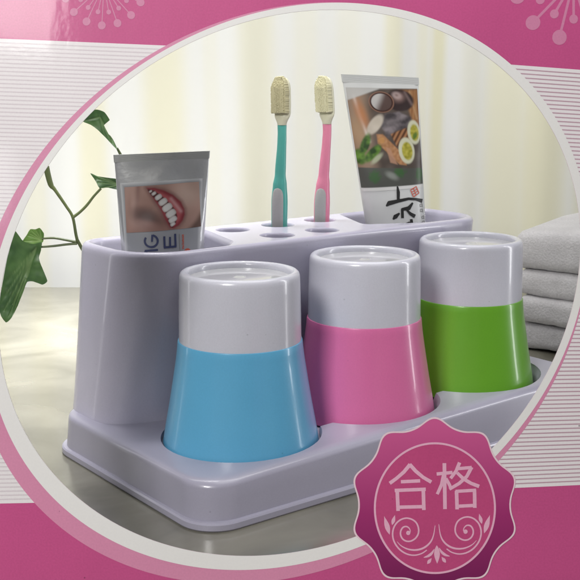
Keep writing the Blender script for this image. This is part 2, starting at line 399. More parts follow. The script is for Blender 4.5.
# ------------------------------------------------------------------ toothbrushes
def make_brush(label, mat, bmat, hole, top_px, neck_px, grip_px, yaw):
    p = hw(*hole); base = Vector((p.x, p.y, 1.2 + ZO))
    t = thing('toothbrush', label, 'toothbrush', base, 0, 'toothbrushes in the holder')
    def loc(px, py): return at_y(px, py, p.y) - base
    g = loc(*grip_px); n = loc(*neck_px); h = loc(*top_px)
    # centre line: from the hole floor up through grip and neck
    ctr = [Vector((g.x * .4, 0, 0)), Vector((g.x * .7, 0, g.z * .5)), Vector((g.x, 0, g.z)), Vector((g.x * .55 + n.x * .45 - .02, .0, g.z * .62 + n.z * .38)), Vector((n.x * .93 + g.x * .07, 0, n.z * .78 + g.z * .22)), n, n * .35 + h * .65]
    def cr(ps, u):
        u = max(0, min(len(ps) - 1.0001, u)); i = int(u); f = u - i
        a, b, c, d = ps[max(0, i - 1)], ps[i], ps[i + 1], ps[min(len(ps) - 1, i + 2)]
        return .5 * ((2 * b) + (c - a) * f + (2 * a - 5 * b + 4 * c - d) * f * f + (3 * b - a - 3 * c + d) * f ** 3)
    wid = [(0, .30), (.6, .42), (1.4, .47), (2, .49), (2.5, .42), (3, .325), (4, .27), (4.6, .26), (5, .27)]
    def w(u):
        for (a, x), (b, y) in zip(wid, wid[1:]):
            if u <= b: return x + (y - x) * sstep(a, b, u)
        return wid[-1][1]
    R = []
    for k in range(61):
        u = 5.0 * k / 60; c = cr(ctr, u); a = w(u)
        R.append([(c.x + a * cos(q), c.y + a * .78 * sin(q), c.z) for q in [2 * pi * i / 28 for i in range(28)]])
    V, F = loft(R); mk('handle', V, F, mat, t)
    # rubber pad on the front of the handle
    c0 = cr(ctr, 1.45); c1 = cr(ctr, 2.42)
    P = []
    for k in range(25):
        v = k / 24; z = c0.z + (c1.z - c0.z) * v; u = 1.45 + .97 * v; c = cr(ctr, u); a = w(u)
        hwid = .72 if v < .72 else .72 * sqrt(max(0, 1 - ((v - .72) / .28) ** 2))
        row = []
        for i in range(13):
            s = -1 + i / 6; ang = -pi / 2 + s * hwid * 1.05 - .30
            bulge = 1.05 + .06 * (1 - s ** 4) * (hwid / .72)
            row.append((c.x + a * bulge * cos(ang), c.y + a * .78 * bulge * sin(ang), c.z))
        P.append(row)
    V = [q for r in P for q in r]; F = [(j * 13 + i, j * 13 + i + 1, (j + 1) * 13 + i + 1, (j + 1) * 13 + i) for j in range(24) for i in range(12)]
    mk('grip_pad', V, F, M['grey_grip'], t)
    # head: neck flares into a rounded plate, bristles on the side turned to the left and to the viewer
    L = (h - n).length; ax = (h - n).normalized()
    d = Vector((cos(yaw), sin(yaw), 0)); e = Vector((-sin(yaw), cos(yaw), 0))   # d: bristle direction, e: across
    R = []
    for k in range(33):
        v = k / 32
        if v < .22: ra = .27 + (.53 - .27) * sstep(0, .22, v)
        elif v > .76: ra = .53 * sqrt(max(.0009, 1 - ((v - .76) / .24) ** 2))
        else: ra = .53 + .02 * sin((v - .22) / .64 * pi)
        rd = min(ra, .28) if v < .1 else min(ra, .28 - .02 * v)
        c = n + ax * (L * v) - d * (.10 * sstep(.1, .3, v))
        R.append([tuple(c + e * (ra * cos(q)) + d * (rd * sin(q))) for q in [2 * pi * i / 28 for i in range(28)]])
    V, F = loft(R); mk('head', V, F, M['cream'], t)
    # bristle block: dense tufts trimmed to a rounded dome
    V, F = [], []
    rnd = random.Random(int(top_px[0]))
    for j in range(30):
        v = .27 + .71 * j / 29
        half = .46 * (1 if v < .70 else sqrt(max(.03, 1 - ((v - .70) / .30) ** 2)))
        m = max(2, int(half / .05))
        for i in range(m + 1):
            s = -half + 2 * half * i / m
            b0 = n + ax * (L * v + rnd.uniform(-.02, .02)) + e * (s + rnd.uniform(-.018, .018)) + d * .05
            ln = .522 * (1 - .45 * sstep(.74, 1.0, v)) * (1 - .30 * (s / .46) ** 2) + rnd.uniform(-.008, .008)
            r0 = .07; i0 = len(V)
            for lev, rr in ((0, 1.1), (.8, 1.1), (1, .6)):
                c = b0 + d * (ln * lev)
                for q in range(6):
                    a = 2 * pi * q / 6 + j
                    V.append(tuple(c + e * (r0 * rr * cos(a)) + ax * (r0 * rr * sin(a))))
            for lv in (0, 6):
                for q in range(6): F.append((i0 + lv + q, i0 + lv + (q + 1) % 6, i0 + lv + 6 + (q + 1) % 6, i0 + lv + 6 + q))
            F.append(tuple(i0 + 12 + q for q in range(6)))
    R = []
    for k in range(37):
        v = .262 + .722 * k / 36
        half = .47 * (1 if v < .70 else sqrt(max(.02, 1 - ((v - .70) / .30) ** 2)))
        if k == 0: half *= .9
        dep = .50 * (1 - .45 * sstep(.74, 1.0, v))
        c = n + ax * (L * v) + d * .03
        row = []
        for q in range(32):
            a = 2 * pi * q / 32; ca, sa = cos(a), sin(a)
            row.append(tuple(c + e * (half * math.copysign(abs(ca) ** .6, ca)) + d * (dep * (.5 + .5 * math.copysign(abs(sa) ** .6, sa)) * (1 - .16 * ca * ca))))
        R.append(row)
    V2, F2 = loft(R); b = len(V); V += V2; F += [tuple(i + b for i in f) for f in F2]
    mk('bristles', V, F, bmat, t)
make_brush('teal toothbrush with cream head and grey grip pad standing in the holder', M['teal'], M['bristle'], HOLES[1], (281.5, 76.5), (282, 125), (279.5, 203), radians(238))
make_brush('pink toothbrush with cream head and grey grip pad standing in the holder', M['rose'], M['bristle_pale'], HOLES[2], (324, 76), (327, 124), (322, 203), radians(232))

# ------------------------------------------------------------------ picture painting in 2-D (colour attributes on printed patches)
def in_poly(x, y, P):
    r = False; j = len(P) - 1
    for i in range(len(P)):
        if (P[i][1] > y) != (P[j][1] > y) and x < (P[j][0] - P[i][0]) * (y - P[i][1]) / (P[j][1] - P[i][1]) + P[i][0]: r = not r
        j = i
    return r
def sd_poly(x, y, P):
    d = 1e9; n = len(P)
    for i in range(n):
        ax, ay = P[i]; bx, by = P[(i + 1) % n]; ex, ey = bx - ax, by - ay
        t = max(0, min(1, ((x - ax) * ex + (y - ay) * ey) / (ex * ex + ey * ey + 1e-9)))
        d = min(d, hypot(x - ax - ex * t, y - ay - ey * t))
    return -d if in_poly(x, y, P) else d
def seg_d(x, y, a, b):
    ex, ey = b[0] - a[0], b[1] - a[1]
    t = max(0, min(1, ((x - a[0]) * ex + (y - a[1]) * ey) / (ex * ex + ey * ey + 1e-9)))
    return hypot(x - a[0] - ex * t, y - a[1] - ey * t), t
def ell(x, y, cx, cy, rx, ry, rot=0):
    dx, dy = x - cx, y - cy; c, s = cos(rot), sin(rot)
    return (hypot((dx * c + dy * s) / rx, (-dx * s + dy * c) / ry) - 1) * min(rx, ry)

LIP = [(226, 226), (265, 226), (310, 238), (355, 260), (392, 292), (408, 325), (410, 352), (400, 380), (382, 402), (358, 415), (342, 412), (318, 375), (300, 338), (275, 300), (250, 262)]
TEETH = [(236, 236), (262, 242), (300, 268), (335, 300), (362, 330), (371, 358), (366, 388), (352, 408), (342, 398), (332, 365), (318, 335), (298, 308), (275, 280), (252, 258)]
def smile(px, py):                                   # photo pixels -> enlarged drawing units
    x, y = (px - 100) * 4.833, (py - 140) * 4.833
    n = noise.noise((x * .02, y * .02, 3)) * .06
    c = mixc((.40, .23, .19), (.64, .45, .38), sstep(380, 200, y) * .5 + sstep(300, 420, x) * .5)
    c = mixc(c, (.30, .16, .14), .75 * math.exp(-((seg_d(x, y, (185, 225), (172, 370))[0]) / 13) ** 2))
    c = mixc(c, (.62, .42, .36), .6 * math.exp(-(ell(x, y, 145, 300, 20, 80) / 18) ** 2))
    c = mixc(c, (.11, .05, .045), .9 * sstep(30, -25, ell(x, y, 232, 365, 62, 34, .3)))
    c = mixc(c, (.50, .30, .26), .8 * sstep(20, -20, ell(x, y, 235, 400, 48, 18, .2)))
    c = mixc(c, (.16, .10, .08), .9 * sstep(14, -14, sd_poly(x, y, [(495, 330), (500, 430), (425, 425), (465, 380)])))
    c = mixc(c, (.70, .55, .48), .5 * sstep(40, -40, ell(x, y, 420, 260, 50, 40)))
    d = sd_poly(x, y, LIP)
    c = mixc(c, (.22, .09, .09), .55 * sstep(22, 0, d))
    if d < 6:
        lc = mixc((.33, .055, .07), (.60, .155, .17), sstep(-3, -26, d))
        lc = mixc(lc, (.85, .6, .6), .5 * math.exp(-(seg_d(x, y, (345, 278), (392, 335))[0] / 9) ** 2))
        c = mixc(c, lc, sstep(5, -5, d))
    d = sd_poly(x, y, TEETH)
    if d < 9:
        c = mixc(c, (.09, .022, .025), .95 * sstep(7, 0, d))
    for tx, ty, r in ((246, 243, 8), (262, 253, 12), (284, 270, 18), (306, 292, 22), (327, 318, 25), (345, 346, 25), (354, 374, 21), (354, 396, 13)):
        ca_, sa_ = cos(-.6), sin(-.6); ux, uy = ((x - tx) * ca_ + (y - ty) * sa_) / (r * 1.05), (-(x - tx) * sa_ + (y - ty) * ca_) / (r * .66)
        dd = ((abs(ux) ** 3 + abs(uy) ** 3) ** (1 / 3) - 1) * r * .66
        tc = mixc((.58, .52, .50), (.82, .80, .78), sstep(0, -7, dd))
        c = mixc(c, tc, sstep(1.2, -1.8, dd))
    c = tuple(.85 * v ** 1.1 for v in c)
    return tuple(max(0, v * (1 + n)) for v in c)

def herbs(px, py):                                   # food still life printed on the tube, photo pixels
    x, y = px, py
    n1 = noise.noise((x * .12, y * .12, 1)); n2 = noise.noise((x * .35, y * .35, 5))
    white = (.62, .62, .60)
    c = mixc((.075, .055, .045), (.16, .13, .11), .5 + .5 * n1)
    # pale left side with a soft peach fruit
    c = mixc(c, (.36, .255, .18), sstep(374, 358, x - (y - 100) * .12))
    c = mixc(c, (.74, .72, .68), .8 * math.exp(-((seg_d(x, y, (353, 95), (368, 140))[0]) / 1.6) ** 2))
    c = mixc(c, (.55, .25, .11), .85 * sstep(4, -3, ell(x, y, 360.5, 113, 4, 13, -.35)))
    c = mixc(c, (.50, .33, .18), .6 * sstep(5, -3, ell(x, y, 357, 132, 5, 12, -.2)))
    # hanging wood and spoon, upper right
    c = mixc(c, mixc((.24, .10, .045), (.50, .28, .13), .5 + .5 * noise.noise((x * .6, y * .08, 2))), sstep(2, -2, sd_poly(x, y, [(398, 90), (417, 89), (419, 130), (411, 120), (405, 100)])))
    c = mixc(c, (.55, .36, .20), .7 * math.exp(-((seg_d(x, y, (409, 92), (416, 118))[0]) / 1.2) ** 2))
    # tea pot: dark sheen body and a ring handle
    d = ell(x, y, 399, 100, 14, 10.5, .2)
    pot = mixc((.05, .03, .03), (.33, .22, .20), sstep(8, 0, hypot((x - 398) * .8, y - 97)))
    pot = mixc(pot, (.55, .44, .42), .7 * math.exp(-(ell(x, y, 396, 95, 3, 2, .4) / 1.6) ** 2))
    pot = mixc(pot, (.30, .22, .21), .6 * math.exp(-((seg_d(x, y, (404, 92), (411, 104))[0]) / 1.5) ** 2))
    c = mixc(c, pot, sstep(1.2, -1.2, d))
    d = ell(x, y, 380.5, 101.5, 11.5, 9.2, .25)
    c = mixc(c, mixc((.56, .54, .52), (.13, .085, .075), sstep(374, 384, x + (y - 101) * .4)), sstep(.4, -.4, d + .8))
    c = mixc(c, mixc((.07, .03, .025), (.30, .17, .12), sstep(.4, 1.2, d + .6)), sstep(1.5, .6, abs(d)))
    # grey cloth
    d = sd_poly(x, y, [(384, 113), (398, 111), (410, 117), (407, 128), (394, 130), (386, 137), (379, 124)])
    c = mixc(c, mixc((.07, .06, .065), (.27, .235, .245), max(0, min(1, .5 + .9 * noise.noise((x * .10 + y * .05, y * .16, 8)) + .2 * noise.noise((x * .4, y * .4, 3))))), sstep(1.5, -1.5, d))
    # pale ginger slab
    c = mixc(c, mixc((.52, .46, .38), (.66, .60, .52), .5 + .6 * n1), sstep(1.2, -1.2, ell(x, y, 374, 123.5, 5.5, 11.5, .65)))
    # cinnamon bundle
    d = sd_poly(x, y, [(389, 133), (405, 127), (409, 137), (395, 146)])
    c = mixc(c, mixc((.12, .05, .025), (.46, .24, .12), .5 + .5 * sin((x * .75 + y * .42) * 1.7)), sstep(1, -1, d))
    c = mixc(c, mixc((.34, .16, .07), (.62, .36, .19), .5 + .5 * n2), sstep(1, -1, sd_poly(x, y, [(375, 133), (381, 133), (404, 156), (404, 164), (397, 163), (376, 142)])))
    c = mixc(c, (.62, .34, .12), .7 * sstep(1, -1, ell(x, y, 380, 139, 3, 3)))
    c = mixc(c, (.56, .33, .22), .8 * sstep(1, -1, sd_poly(x, y, [(384, 146), (388, 147), (395, 163), (388, 161)])))
    # citrus halves
    for ex, ey, rx, ry in ((412.6, 131.5, 6.6, 12), (404.6, 149.5, 8, 13)):
        d = ell(x, y, ex, ey, rx, ry, -.12)
        c = mixc(c, (.66, .66, .50), sstep(.8, -.8, d))
        d2 = ell(x, y, ex + .6, ey + .4, rx * .66, ry * .68, -.12)
        c = mixc(c, mixc((.34, .32, .035), (.55, .50, .10), .5 + n2), sstep(.8, -.8, d2))
    c = mixc(c, (.08, .20, .04), .8 * sstep(1, -1, ell(x, y, 413.5, 135, 2, 3.5, .4)))
    # basil leaves
    for ex, ey, rx, ry, r in ((364, 143, 4.2, 11, .35), (371, 152, 4.5, 11, .75), (359, 155, 5, 8, -.3)):
        d = ell(x, y, ex, ey, rx, ry, r)
        c = mixc(c, mixc((.025, .08, .01), (.19, .36, .06), max(0, min(1, .45 + .9 * n1 + .35 * n2))), sstep(1.2, -1.2, d))
    c = mixc(c, (.55, .60, .42), .8 * sstep(1.2, -1.2, ell(x, y, 375, 157, 2.4, 7, .8)))
    # dark band with dimmed leaves
    b = sstep(165.6, 167, y - (x - 385) * .02)
    band = (.115, .12, .105)
    for ex, ey, rx, ry in ((372.5, 175, 5, 6), (397, 171, 5, 4), (417, 173, 4, 6)):
        band = mixc(band, (.06, .17, .05), .8 * sstep(2, -2, ell(x, y, ex, ey, rx, ry) + 2 * n2))
    band = mixc(band, (.42, .45, .41), .6 * sstep(2, -2, ell(x, y, 389, 174, 6, 3, .5)))
    c = mixc(c, band, b)
    # fade to the white of the tube at the top left and below the band
    top = sstep(1.2, -1.2, y - (88.5 + max(0, 379 - x) * .34))
    c = mixc(c, white, top * .9)
    c = tuple(.80 * v ** 1.12 for v in c)
    c = mixc(c, white, sstep(184.4, 185.6, y + (x - 385) * .06))
    return c

# ------------------------------------------------------------------ squeeze tubes
def make_tube(name, label, cat, quad, yl, yr, zbot, bulge, body_mat, body_cols, crimp_px, wrinkle=.12):
    """quad: photo positions of crimp left/right and of the edges at the rim; the tube continues down to its cap"""
    A, B = at_y(*quad[0], yl), at_y(*quad[1], yr)
    Cc, Dd = at_y(*quad[3], yl), at_y(*quad[2], yr)
    top = (A + B) / 2; rim = (Cc + Dd) / 2
    axis = (top - rim).normalized()
    foot = rim - axis * ((rim.z - zbot) / axis.z)
    L = (top - foot).length; Lr = (top - rim).length
    wt = (B - A).length / 2; wr = (Dd - Cc).length / 2
    side = ((B - A).normalized() * .5 + (Dd - Cc).normalized() * .5).normalized()
    side = (side - axis * side.dot(axis)).normalized(); front = side.cross(axis)
    if front.y > 0: front = -front
    d0 = (B - A).normalized(); d1 = (Dd - Cc).normalized()
    def sd(v):
        f = max(0, min(1, v)); return (d0 * (1 - f) + d1 * f).normalized()
    t = thing(name, label, cat, foot, 0)
    skew_t = (A + B) / 2 - foot
    def half(v):                                     # v = 0 at the crimp, 1 at the rim of the bin
        return wt + (wr - wt) * v
    def thick(v):
        return .10 + bulge * sstep(-.05, 1.5, v) if v > 0 else .10
    vmax = (L - 2.2) / Lr
    def surf(u, v, off=0):
        """u -1..1 across the front, 1..3 the back"""
        a = u * pi / 2; ss = sin(a); cc = cos(a)
        ex = math.copysign(abs(ss) ** .85, ss); ey = math.copysign(abs(cc) ** .9, cc)
        c = skew_t - axis * (v * Lr)
        w = half(v); b = thick(v)
        if abs(u) < 1: b += wrinkle * cc * noise.noise((ss * w * .8, v * Lr * .8, wt)) * math.exp(-max(v, 0) * 1.2)
        return c + sd(v) * ((w + off * .3) * ex) + front * ((b + off) * ey)
    # body
    nv, nu = 70, 64
    R = []; C = []
    vcr = crimp_px
    for j in range(nv + 1):
        v = vcr + (vmax - vcr) * j / nv
        row = []
        for i in range(nu):
            u = -1 + 4 * i / nu
            p = surf(u, v)
            row.append(tuple(p))
        R.append(row)
    V, F = loft(R)
    # shoulder
    mk('tube_body', V, F, body_mat, t, cols=[body_cols(0)] * len(V), angle=60)
    # crimp: flat pressed seam with fine ribs
    R = []
    for j in range(41):
        v = -.002 + (vcr + .004) * j / 40
        b = .085 + .012 * (1 if j % 4 < 2 else 0)
        c = skew_t - axis * (v * Lr); w = half(max(v, 0)) + .03
        R.append([tuple(c + sd(max(v, 0)) * (w * x) + front * (b * y)) for x, y in ((-1, .7), (-.98, 1), (.98, 1), (1, .7), (1, -.7), (.98, -1), (-.98, -1), (-1, -.7))])
    V, F = loft(R)
    mk('crimped_end', V, F, body_mat, t, cols=[body_cols(1)] * len(V), angle=20)
    # shoulder and screw cap at the bottom, inside the bin
    wb, bb = half(vmax), thick(vmax); R = []
    for z, f in ((2.2, 1.0), (1.9, .9), (1.75, .62), (1.7, .5)):
        c = axis * z
        R.append([tuple(c + sd(1) * ((wb * f + 1.0 * (1 - f)) * cos(q)) + front * ((bb * f + 1.0 * (1 - f)) * sin(q))) for q in [2 * pi * i / 48 for i in range(48)]])
    V, F = loft(R); mk('shoulder', V, F, body_mat, t, cols=[body_cols(0)] * len(V))
    R = []
    for z, r in ((0, .92), (.1, 1.0), (1.5, 1.02), (1.68, .98), (1.72, .9)):
        c = axis * z
        R.append([tuple(c + side * (r * (1 + .02 * (i % 2)) * cos(2 * pi * i / 64)) + front * (r * (1 + .02 * (i % 2)) * sin(2 * pi * i / 64))) for i in range(64)])
    V, F = loft(R); mk('screw_cap', V, F, M['cap'], t)
    # photo pixel -> surface: bilinear in the printed face
    def uv(px, py):
        v = 0.5
        for _ in range(6):
            xl = quad[0][0] + (quad[3][0] - quad[0][0]) * v; xr = quad[1][0] + (quad[2][0] - quad[1][0]) * v
            s = (px - xl) / (xr - xl)
            yt = quad[0][1] + (quad[1][1] - quad[0][1]) * s; yb = quad[3][1] + (quad[2][1] - quad[3][1]) * s
            v = (py - yt) / (yb - yt)
        return max(-1, min(1, 2 * s - 1)), v
    def on(px, py, off=.03):
        s, v = uv(px, py)
        u = math.copysign(math.asin(min(1, abs(s) ** (1 / .85))) / (pi / 2), s)
        return tuple(surf(u, v, off))
    return t, on

def patch(name, parent, on, corners, fn, nx, ny, mat, off=.02):
    """printed picture: corners tl,tr,br,bl in photo pixels"""
    tl, tr, br, bl = corners; V = []; C = []
    for j in range(ny):
        for i in range(nx):
            s, t = i / (nx - 1), j / (ny - 1)
            px = (tl[0] * (1 - s) + tr[0] * s) * (1 - t) + (bl[0] * (1 - s) + br[0] * s) * t
            py = (tl[1] * (1 - s) + tr[1] * s) * (1 - t) + (bl[1] * (1 - s) + br[1] * s) * t
            V.append(on(px, py, off)); C.append(fn(px, py))
    F = [(j * nx + i, (j + 1) * nx + i, (j + 1) * nx + i + 1, j * nx + i + 1) for j in range(ny - 1) for i in range(nx - 1)]
    return mk(name, V, F, mat, parent, cols=C, angle=180)

def stroke_geo(lines, mapf, step=.6):
    """lines: list of (points[(x,y)], width or [widths]) -> quads laid with mapf"""
    V, F = [], []
    for li, (pts, w) in enumerate(lines):
        P = []; Wd = []
        n = len(pts); ws = w if isinstance(w, (list, tuple)) else [w] * n
        for i in range(n - 1):
            d = hypot(pts[i + 1][0] - pts[i][0], pts[i + 1][1] - pts[i][1]); m = max(1, int(d / step))
            for k in range(m):
                f = k / m; P.append((pts[i][0] + (pts[i + 1][0] - pts[i][0]) * f, pts[i][1] + (pts[i + 1][1] - pts[i][1]) * f)); Wd.append(ws[i] + (ws[i + 1] - ws[i]) * f)
        P.append(pts[-1]); Wd.append(ws[-1])
        b = len(V)
        for i in range(len(P)):
            a = P[max(0, i - 1)]; c = P[min(len(P) - 1, i + 1)]
            tx, ty = c[0] - a[0], c[1] - a[1]; l = hypot(tx, ty) or 1
            nx, ny = -ty / l * Wd[i] / 2, tx / l * Wd[i] / 2
            V.append(mapf(P[i][0] + nx, P[i][1] + ny, li)); V.append(mapf(P[i][0] - nx, P[i][1] - ny, li))
        F += [(b + 2 * i, b + 2 * i + 1, b + 2 * i + 3, b + 2 * i + 2) for i in range(len(P) - 1)]
    return V, F
def arc(cx, cy, rx, ry, a0, a1, n=24): return [(cx + rx * cos(radians(a0 + (a1 - a0) * k / n)), cy + ry * sin(radians(a0 + (a1 - a0) * k / n))) for k in range(n + 1)]
def disc_geo(items, mapf, n=28):
    V, F = [], []
    for k, (cx, cy, rx, ry, rot) in enumerate(items):
        b = len(V); V.append(mapf(cx, cy, k))
        for i in range(n):
            a = 2 * pi * i / n; x, y = rx * cos(a), ry * sin(a)
            V.append(mapf(cx + x * cos(rot) - y * sin(rot), cy + x * sin(rot) + y * cos(rot), k))
        F += [(b, b + 1 + i, b + 1 + (i + 1) % n) for i in range(n)]
    return V, F

# silver tube with a smile on it
silver = lambda k: (.66, .67, .68) if k == 0 else (.62, .63, .62)
t1, on1 = make_tube('toothpaste_tube', 'silver toothpaste tube with a smiling mouth picture, upended in the left bin', 'toothpaste',
                    [(114, 155), (209.5, 151), (204, 244), (121.5, 250)], 4.8, 5.1, 1.3 + ZO, 1.25, M['silver'], silver, .075, .2)
frame_c = lambda x, y: mixc((.66, .67, .68), (.33, .34, .36), sstep(.8, 2.2, min(x - 121.5 - (y - 182) * .085, 202.2 - x - (y - 178) * .03, y - 182 + (x - 121) * .06)))
patch('label_border', t1, on1, [(120.5, 182.5), (202.5, 177.5), (199.5, 262), (128, 268)], frame_c, 24, 24, M['laminate'], .02)
patch('smile_picture', t1, on1, [(124.8, 186.5), (198.8, 181), (201, 225), (127.5, 231)], smile, 190, 118, M['paint'], .035)
mp1 = lambda x, y, i: on1(x, y, .05 + .0006 * i)
G = [(x, y) for x, y in arc(152.3, 239.3, 6.9, 6.6, -128, -412, 36)]
V, F = stroke_geo([(arc(152.3, 238.2, 6.4, 5.7, 215, -78, 40), 2.0), ([(153.3, 232.0), (153.1, 238.8)], 1.9),
                   ([(146, 247.8), (159, 246.6)], 2.0), ([(146, 247.8), (159.5, 258.6)], 2.0), ([(146.5, 259.8), (159.5, 258.6)], 2.0),
                   ([(164.8, 244.3), (177, 243.3)], 2.0), ([(165.6, 244.3), (165.0, 233.6)], 2.0), ([(171, 243.8), (170.6, 234.2)], 1.9), ([(176.2, 243.4), (175.6, 231.2)], 2.0),
                   ([(165.8, 254.3), (165.4, 250.5)], 1.8), ([(165.8, 254.3), (177.6, 253.2)], 2)], mp1)
mk('lettering', V, F, M['navy'], t1, False)
V, F = stroke_geo([([(179.6, 231.5), (181.2, 262)], .5)], mp1)
mk('rule_line', V, F, M['grey_ink'], t1, False)
lines = []
rr = random.Random(3); y = 232.5
while y < 246:
    h = rr.uniform(.7, 1.5); x0 = 182.3 + (y - 232) * .03
    lines.append(([(x0, y), (x0 + 1.9, y)], .55))
    lines.append(([(x0 + rr.choice((0, .9, 1.7)), y), (x0 + rr.choice((0, .9, 1.7)), y + h)], .45)); y += h + .35
V, F = stroke_geo(lines, mp1); mk('small_print', V, F, M['red_ink'], t1, False)
V, F = disc_geo([(187.8, 248.6, 3.1, 3.1, 0)], mp1); mk('round_mark', V, F, M['red_ink'], t1, False)

# white tube with food still life and brush lettering
white_t = lambda k: (.60, .61, .60) if k == 0 else (.50, .51, .50)
t2, on2 = make_tube('toothpaste_tube', 'white toothpaste tube with food picture and black brush lettering, upended in the right bin', 'toothpaste',
                    [(341.5, 74.5), (418, 78), (424.5, 213), (365.5, 222)], 16.0, 16.5, 1.3 + ZO, 1.5, M['laminate'], white_t, .05)
patch('food_picture', t2, on2, [(345.5, 87), (416.8, 88.5), (421.5, 186), (361, 190)], herbs, 150, 210, M['paint'], .02)
mp2 = lambda x, y, i: on2(x, y, .035 + .0006 * i)
B = lambda x, y: (353 + x / 5.8, 138.5 + y / 5.8)
brush = [([B(238, 266), B(242, 300), B(240, 352)], [1.2, 2.6, 2.2]),
         ([B(172, 380), B(190, 362), B(240, 350), B(300, 338), B(345, 342), B(388, 355)], [1.0, 3.6, 2.6, 2.0, 1.9, 3.2]),
         ([B(325, 362), B(300, 392), B(262, 398), B(262, 448)], [1.3, 3.2, 2.2, 2.2]),
         ([B(285, 400), B(310, 425), B(336, 440)], [1.3, 2.4, 3.0]),
         ([B(208, 456), B(222, 440), B(246, 420)], [1.0, 3.4, 1.2]),
         ([B(262, 492), B(300, 478), B(330, 490)], [2.2, 2.6, 2.2]), ([B(312, 455), B(318, 500)], [2.2, 2.6]), ([B(345, 478), B(352, 490)], [2, 2])]
brush = [(p, [x * 1.25 for x in w]) for p, w in brush]
V, F = stroke_geo(brush, mp2, .4); mk('brush_lettering', V, F, M['black_ink'], t2, False)
q = [B(314, 288), B(350, 270), B(366, 308), B(330, 328)]
seal2 = []
for a, b in zip(q, q[1:] + q[:1]): seal2.append(([a, b], .9))
mid = lambda a, b, f: (a[0] + (b[0] - a[0]) * f, a[1] + (b[1] - a[1]) * f)
for f in (.35, .65): seal2.append(([mid(q[0], q[3], f), mid(q[1], q[2], f)], .7))
seal2.append(([mid(q[0], q[1], .5), mid(q[3], q[2], .5)], .8))
V, F = stroke_geo(seal2, mp2); mk('red_stamp', V, F, M['red_ink'], t2, False)
small = []
for cxx, cyy in ((378, 380), (380, 410), (388, 450), (390, 478)):
    x, y = B(cxx, cyy)
    small += [([(x - 1.4, y - 1.2), (x + 1.2, y - 1.6)], .5), ([(x - 1.2, y + .9), (x + 1.5, y + .5)], .5), ([(x + 1.3, y - 1.8), (x + 1.5, y + 1.8)], .5), ([(x - 1.3, y - 1.2), (x - 1.2, y + .9)], .45)]
V, F = stroke_geo(small, mp2); mk('small_print', V, F, M['grey_ink'], t2, False)

# ------------------------------------------------------------------ ivy
def leaf_mat(name, a, b):
    m, nt, bs = base_mat(name)
    tc, nz = bumpify(nt, bs, 160, .35, .0008, 5)
    n2 = nt.nodes.new('ShaderNodeTexNoise'); n2.inputs['Scale'].default_value = 45; n2.inputs['Detail'].default_value = 6
    nt.links.new(tc.outputs['Object'], n2.inputs['Vector'])
    rp = nt.nodes.new('ShaderNodeValToRGB'); rp.color_ramp.elements[0].color = (*a, 1); rp.color_ramp.elements[1].color = (*b, 1)
    rp.color_ramp.elements[0].position = .35; rp.color_ramp.elements[1].position = .7
    nt.links.new(n2.outputs['Fac'], rp.inputs[0]); nt.links.new(rp.outputs[0], bs.inputs['Base Color'])
    bs.inputs['Roughness'].default_value = .42
    return m
M['leaf'] = paint_mat('ivy_leaf', .42, 0, .12)
M['stem'] = leaf_mat('ivy_stem', (.06, .085, .028), (.14, .17, .06))
IY = 9.0
root = at_y(118, 300, IY + 1.5); root.z = 0
ivy = thing('ivy_sprig', 'dark green ivy sprig with lobed leaves rising behind the left end of the caddy', 'plant', root)
def ip(px, py, dy=0): return at_y(px, py, IY + dy) - root
def tube_path(name, pts, rad, mat, parent):
    P = [Vector(p) for p in pts]
    Q = []; n = len(P)
    for i in range(n - 1):
        a, b, c, d = P[max(0, i - 1)], P[i], P[i + 1], P[min(n - 1, i + 2)]
        for k in range(8):
            f = k / 8; Q.append((.5 * ((2 * b) + (c - a) * f + (2 * a - 5 * b + 4 * c - d) * f * f + (3 * b - a - 3 * c + d) * f ** 3), (rad[i] + (rad[i + 1] - rad[i]) * f)))
    Q.append((P[-1], rad[-1])); R = []
    for i, (c, r) in enumerate(Q):
        tg = (Q[min(len(Q) - 1, i + 1)][0] - Q[max(0, i - 1)][0]).normalized()
        a = tg.cross(Vector((0, 1, 0)));
        if a.length < .1: a = tg.cross(Vector((1, 0, 0)))
        a.normalize(); b = tg.cross(a)
        R.append([tuple(c + a * (r * cos(q)) + b * (r * sin(q))) for q in [2 * pi * k / 12 for k in range(12)]])
    V, F = loft(R); return mk(name, V, F, mat, parent)
main = tube_path('stem', [Vector((0, 0, 0)), ip(112, 350, 1.5), ip(104, 290, 1.4), ip(80.5, 246, .2), ip(76.5, 237, 0), ip(72.8, 217.5), ip(66, 206), ip(55, 190), ip(50.5, 184), ip(46, 166.5)],
                 [.14, .13, .11, .10, .09, .085, .085, .10, .16, .18], M['stem'], ivy)
tube_path('stem', [ip(72.8, 217.5), ip(80, 212), ip(87, 205), ip(94, 196), ip(101, 188.5)], [.09, .08, .08, .07, .07], M['stem'], ivy)
tube_path('stem', [ip(76.5, 242), ip(66, 240), ip(54, 238), ip(42, 238.5)], [.08, .07, .07, .06], M['stem'], ivy)
tube_path('stem', [ip(77, 243.5), ip(66, 244.5), ip(54, 246), ip(41, 247)], [.08, .07, .07, .06], M['stem'], ivy)
tube_path('stem', [Vector((.5, .3, 0)), ip(132, 300, 1.6), ip(134, 230, 1.4), ip(130, 180, .8), ip(122, 158, .2), ip(117, 148)], [.14, .13, .12, .11, .09, .06], M['stem'], ivy)
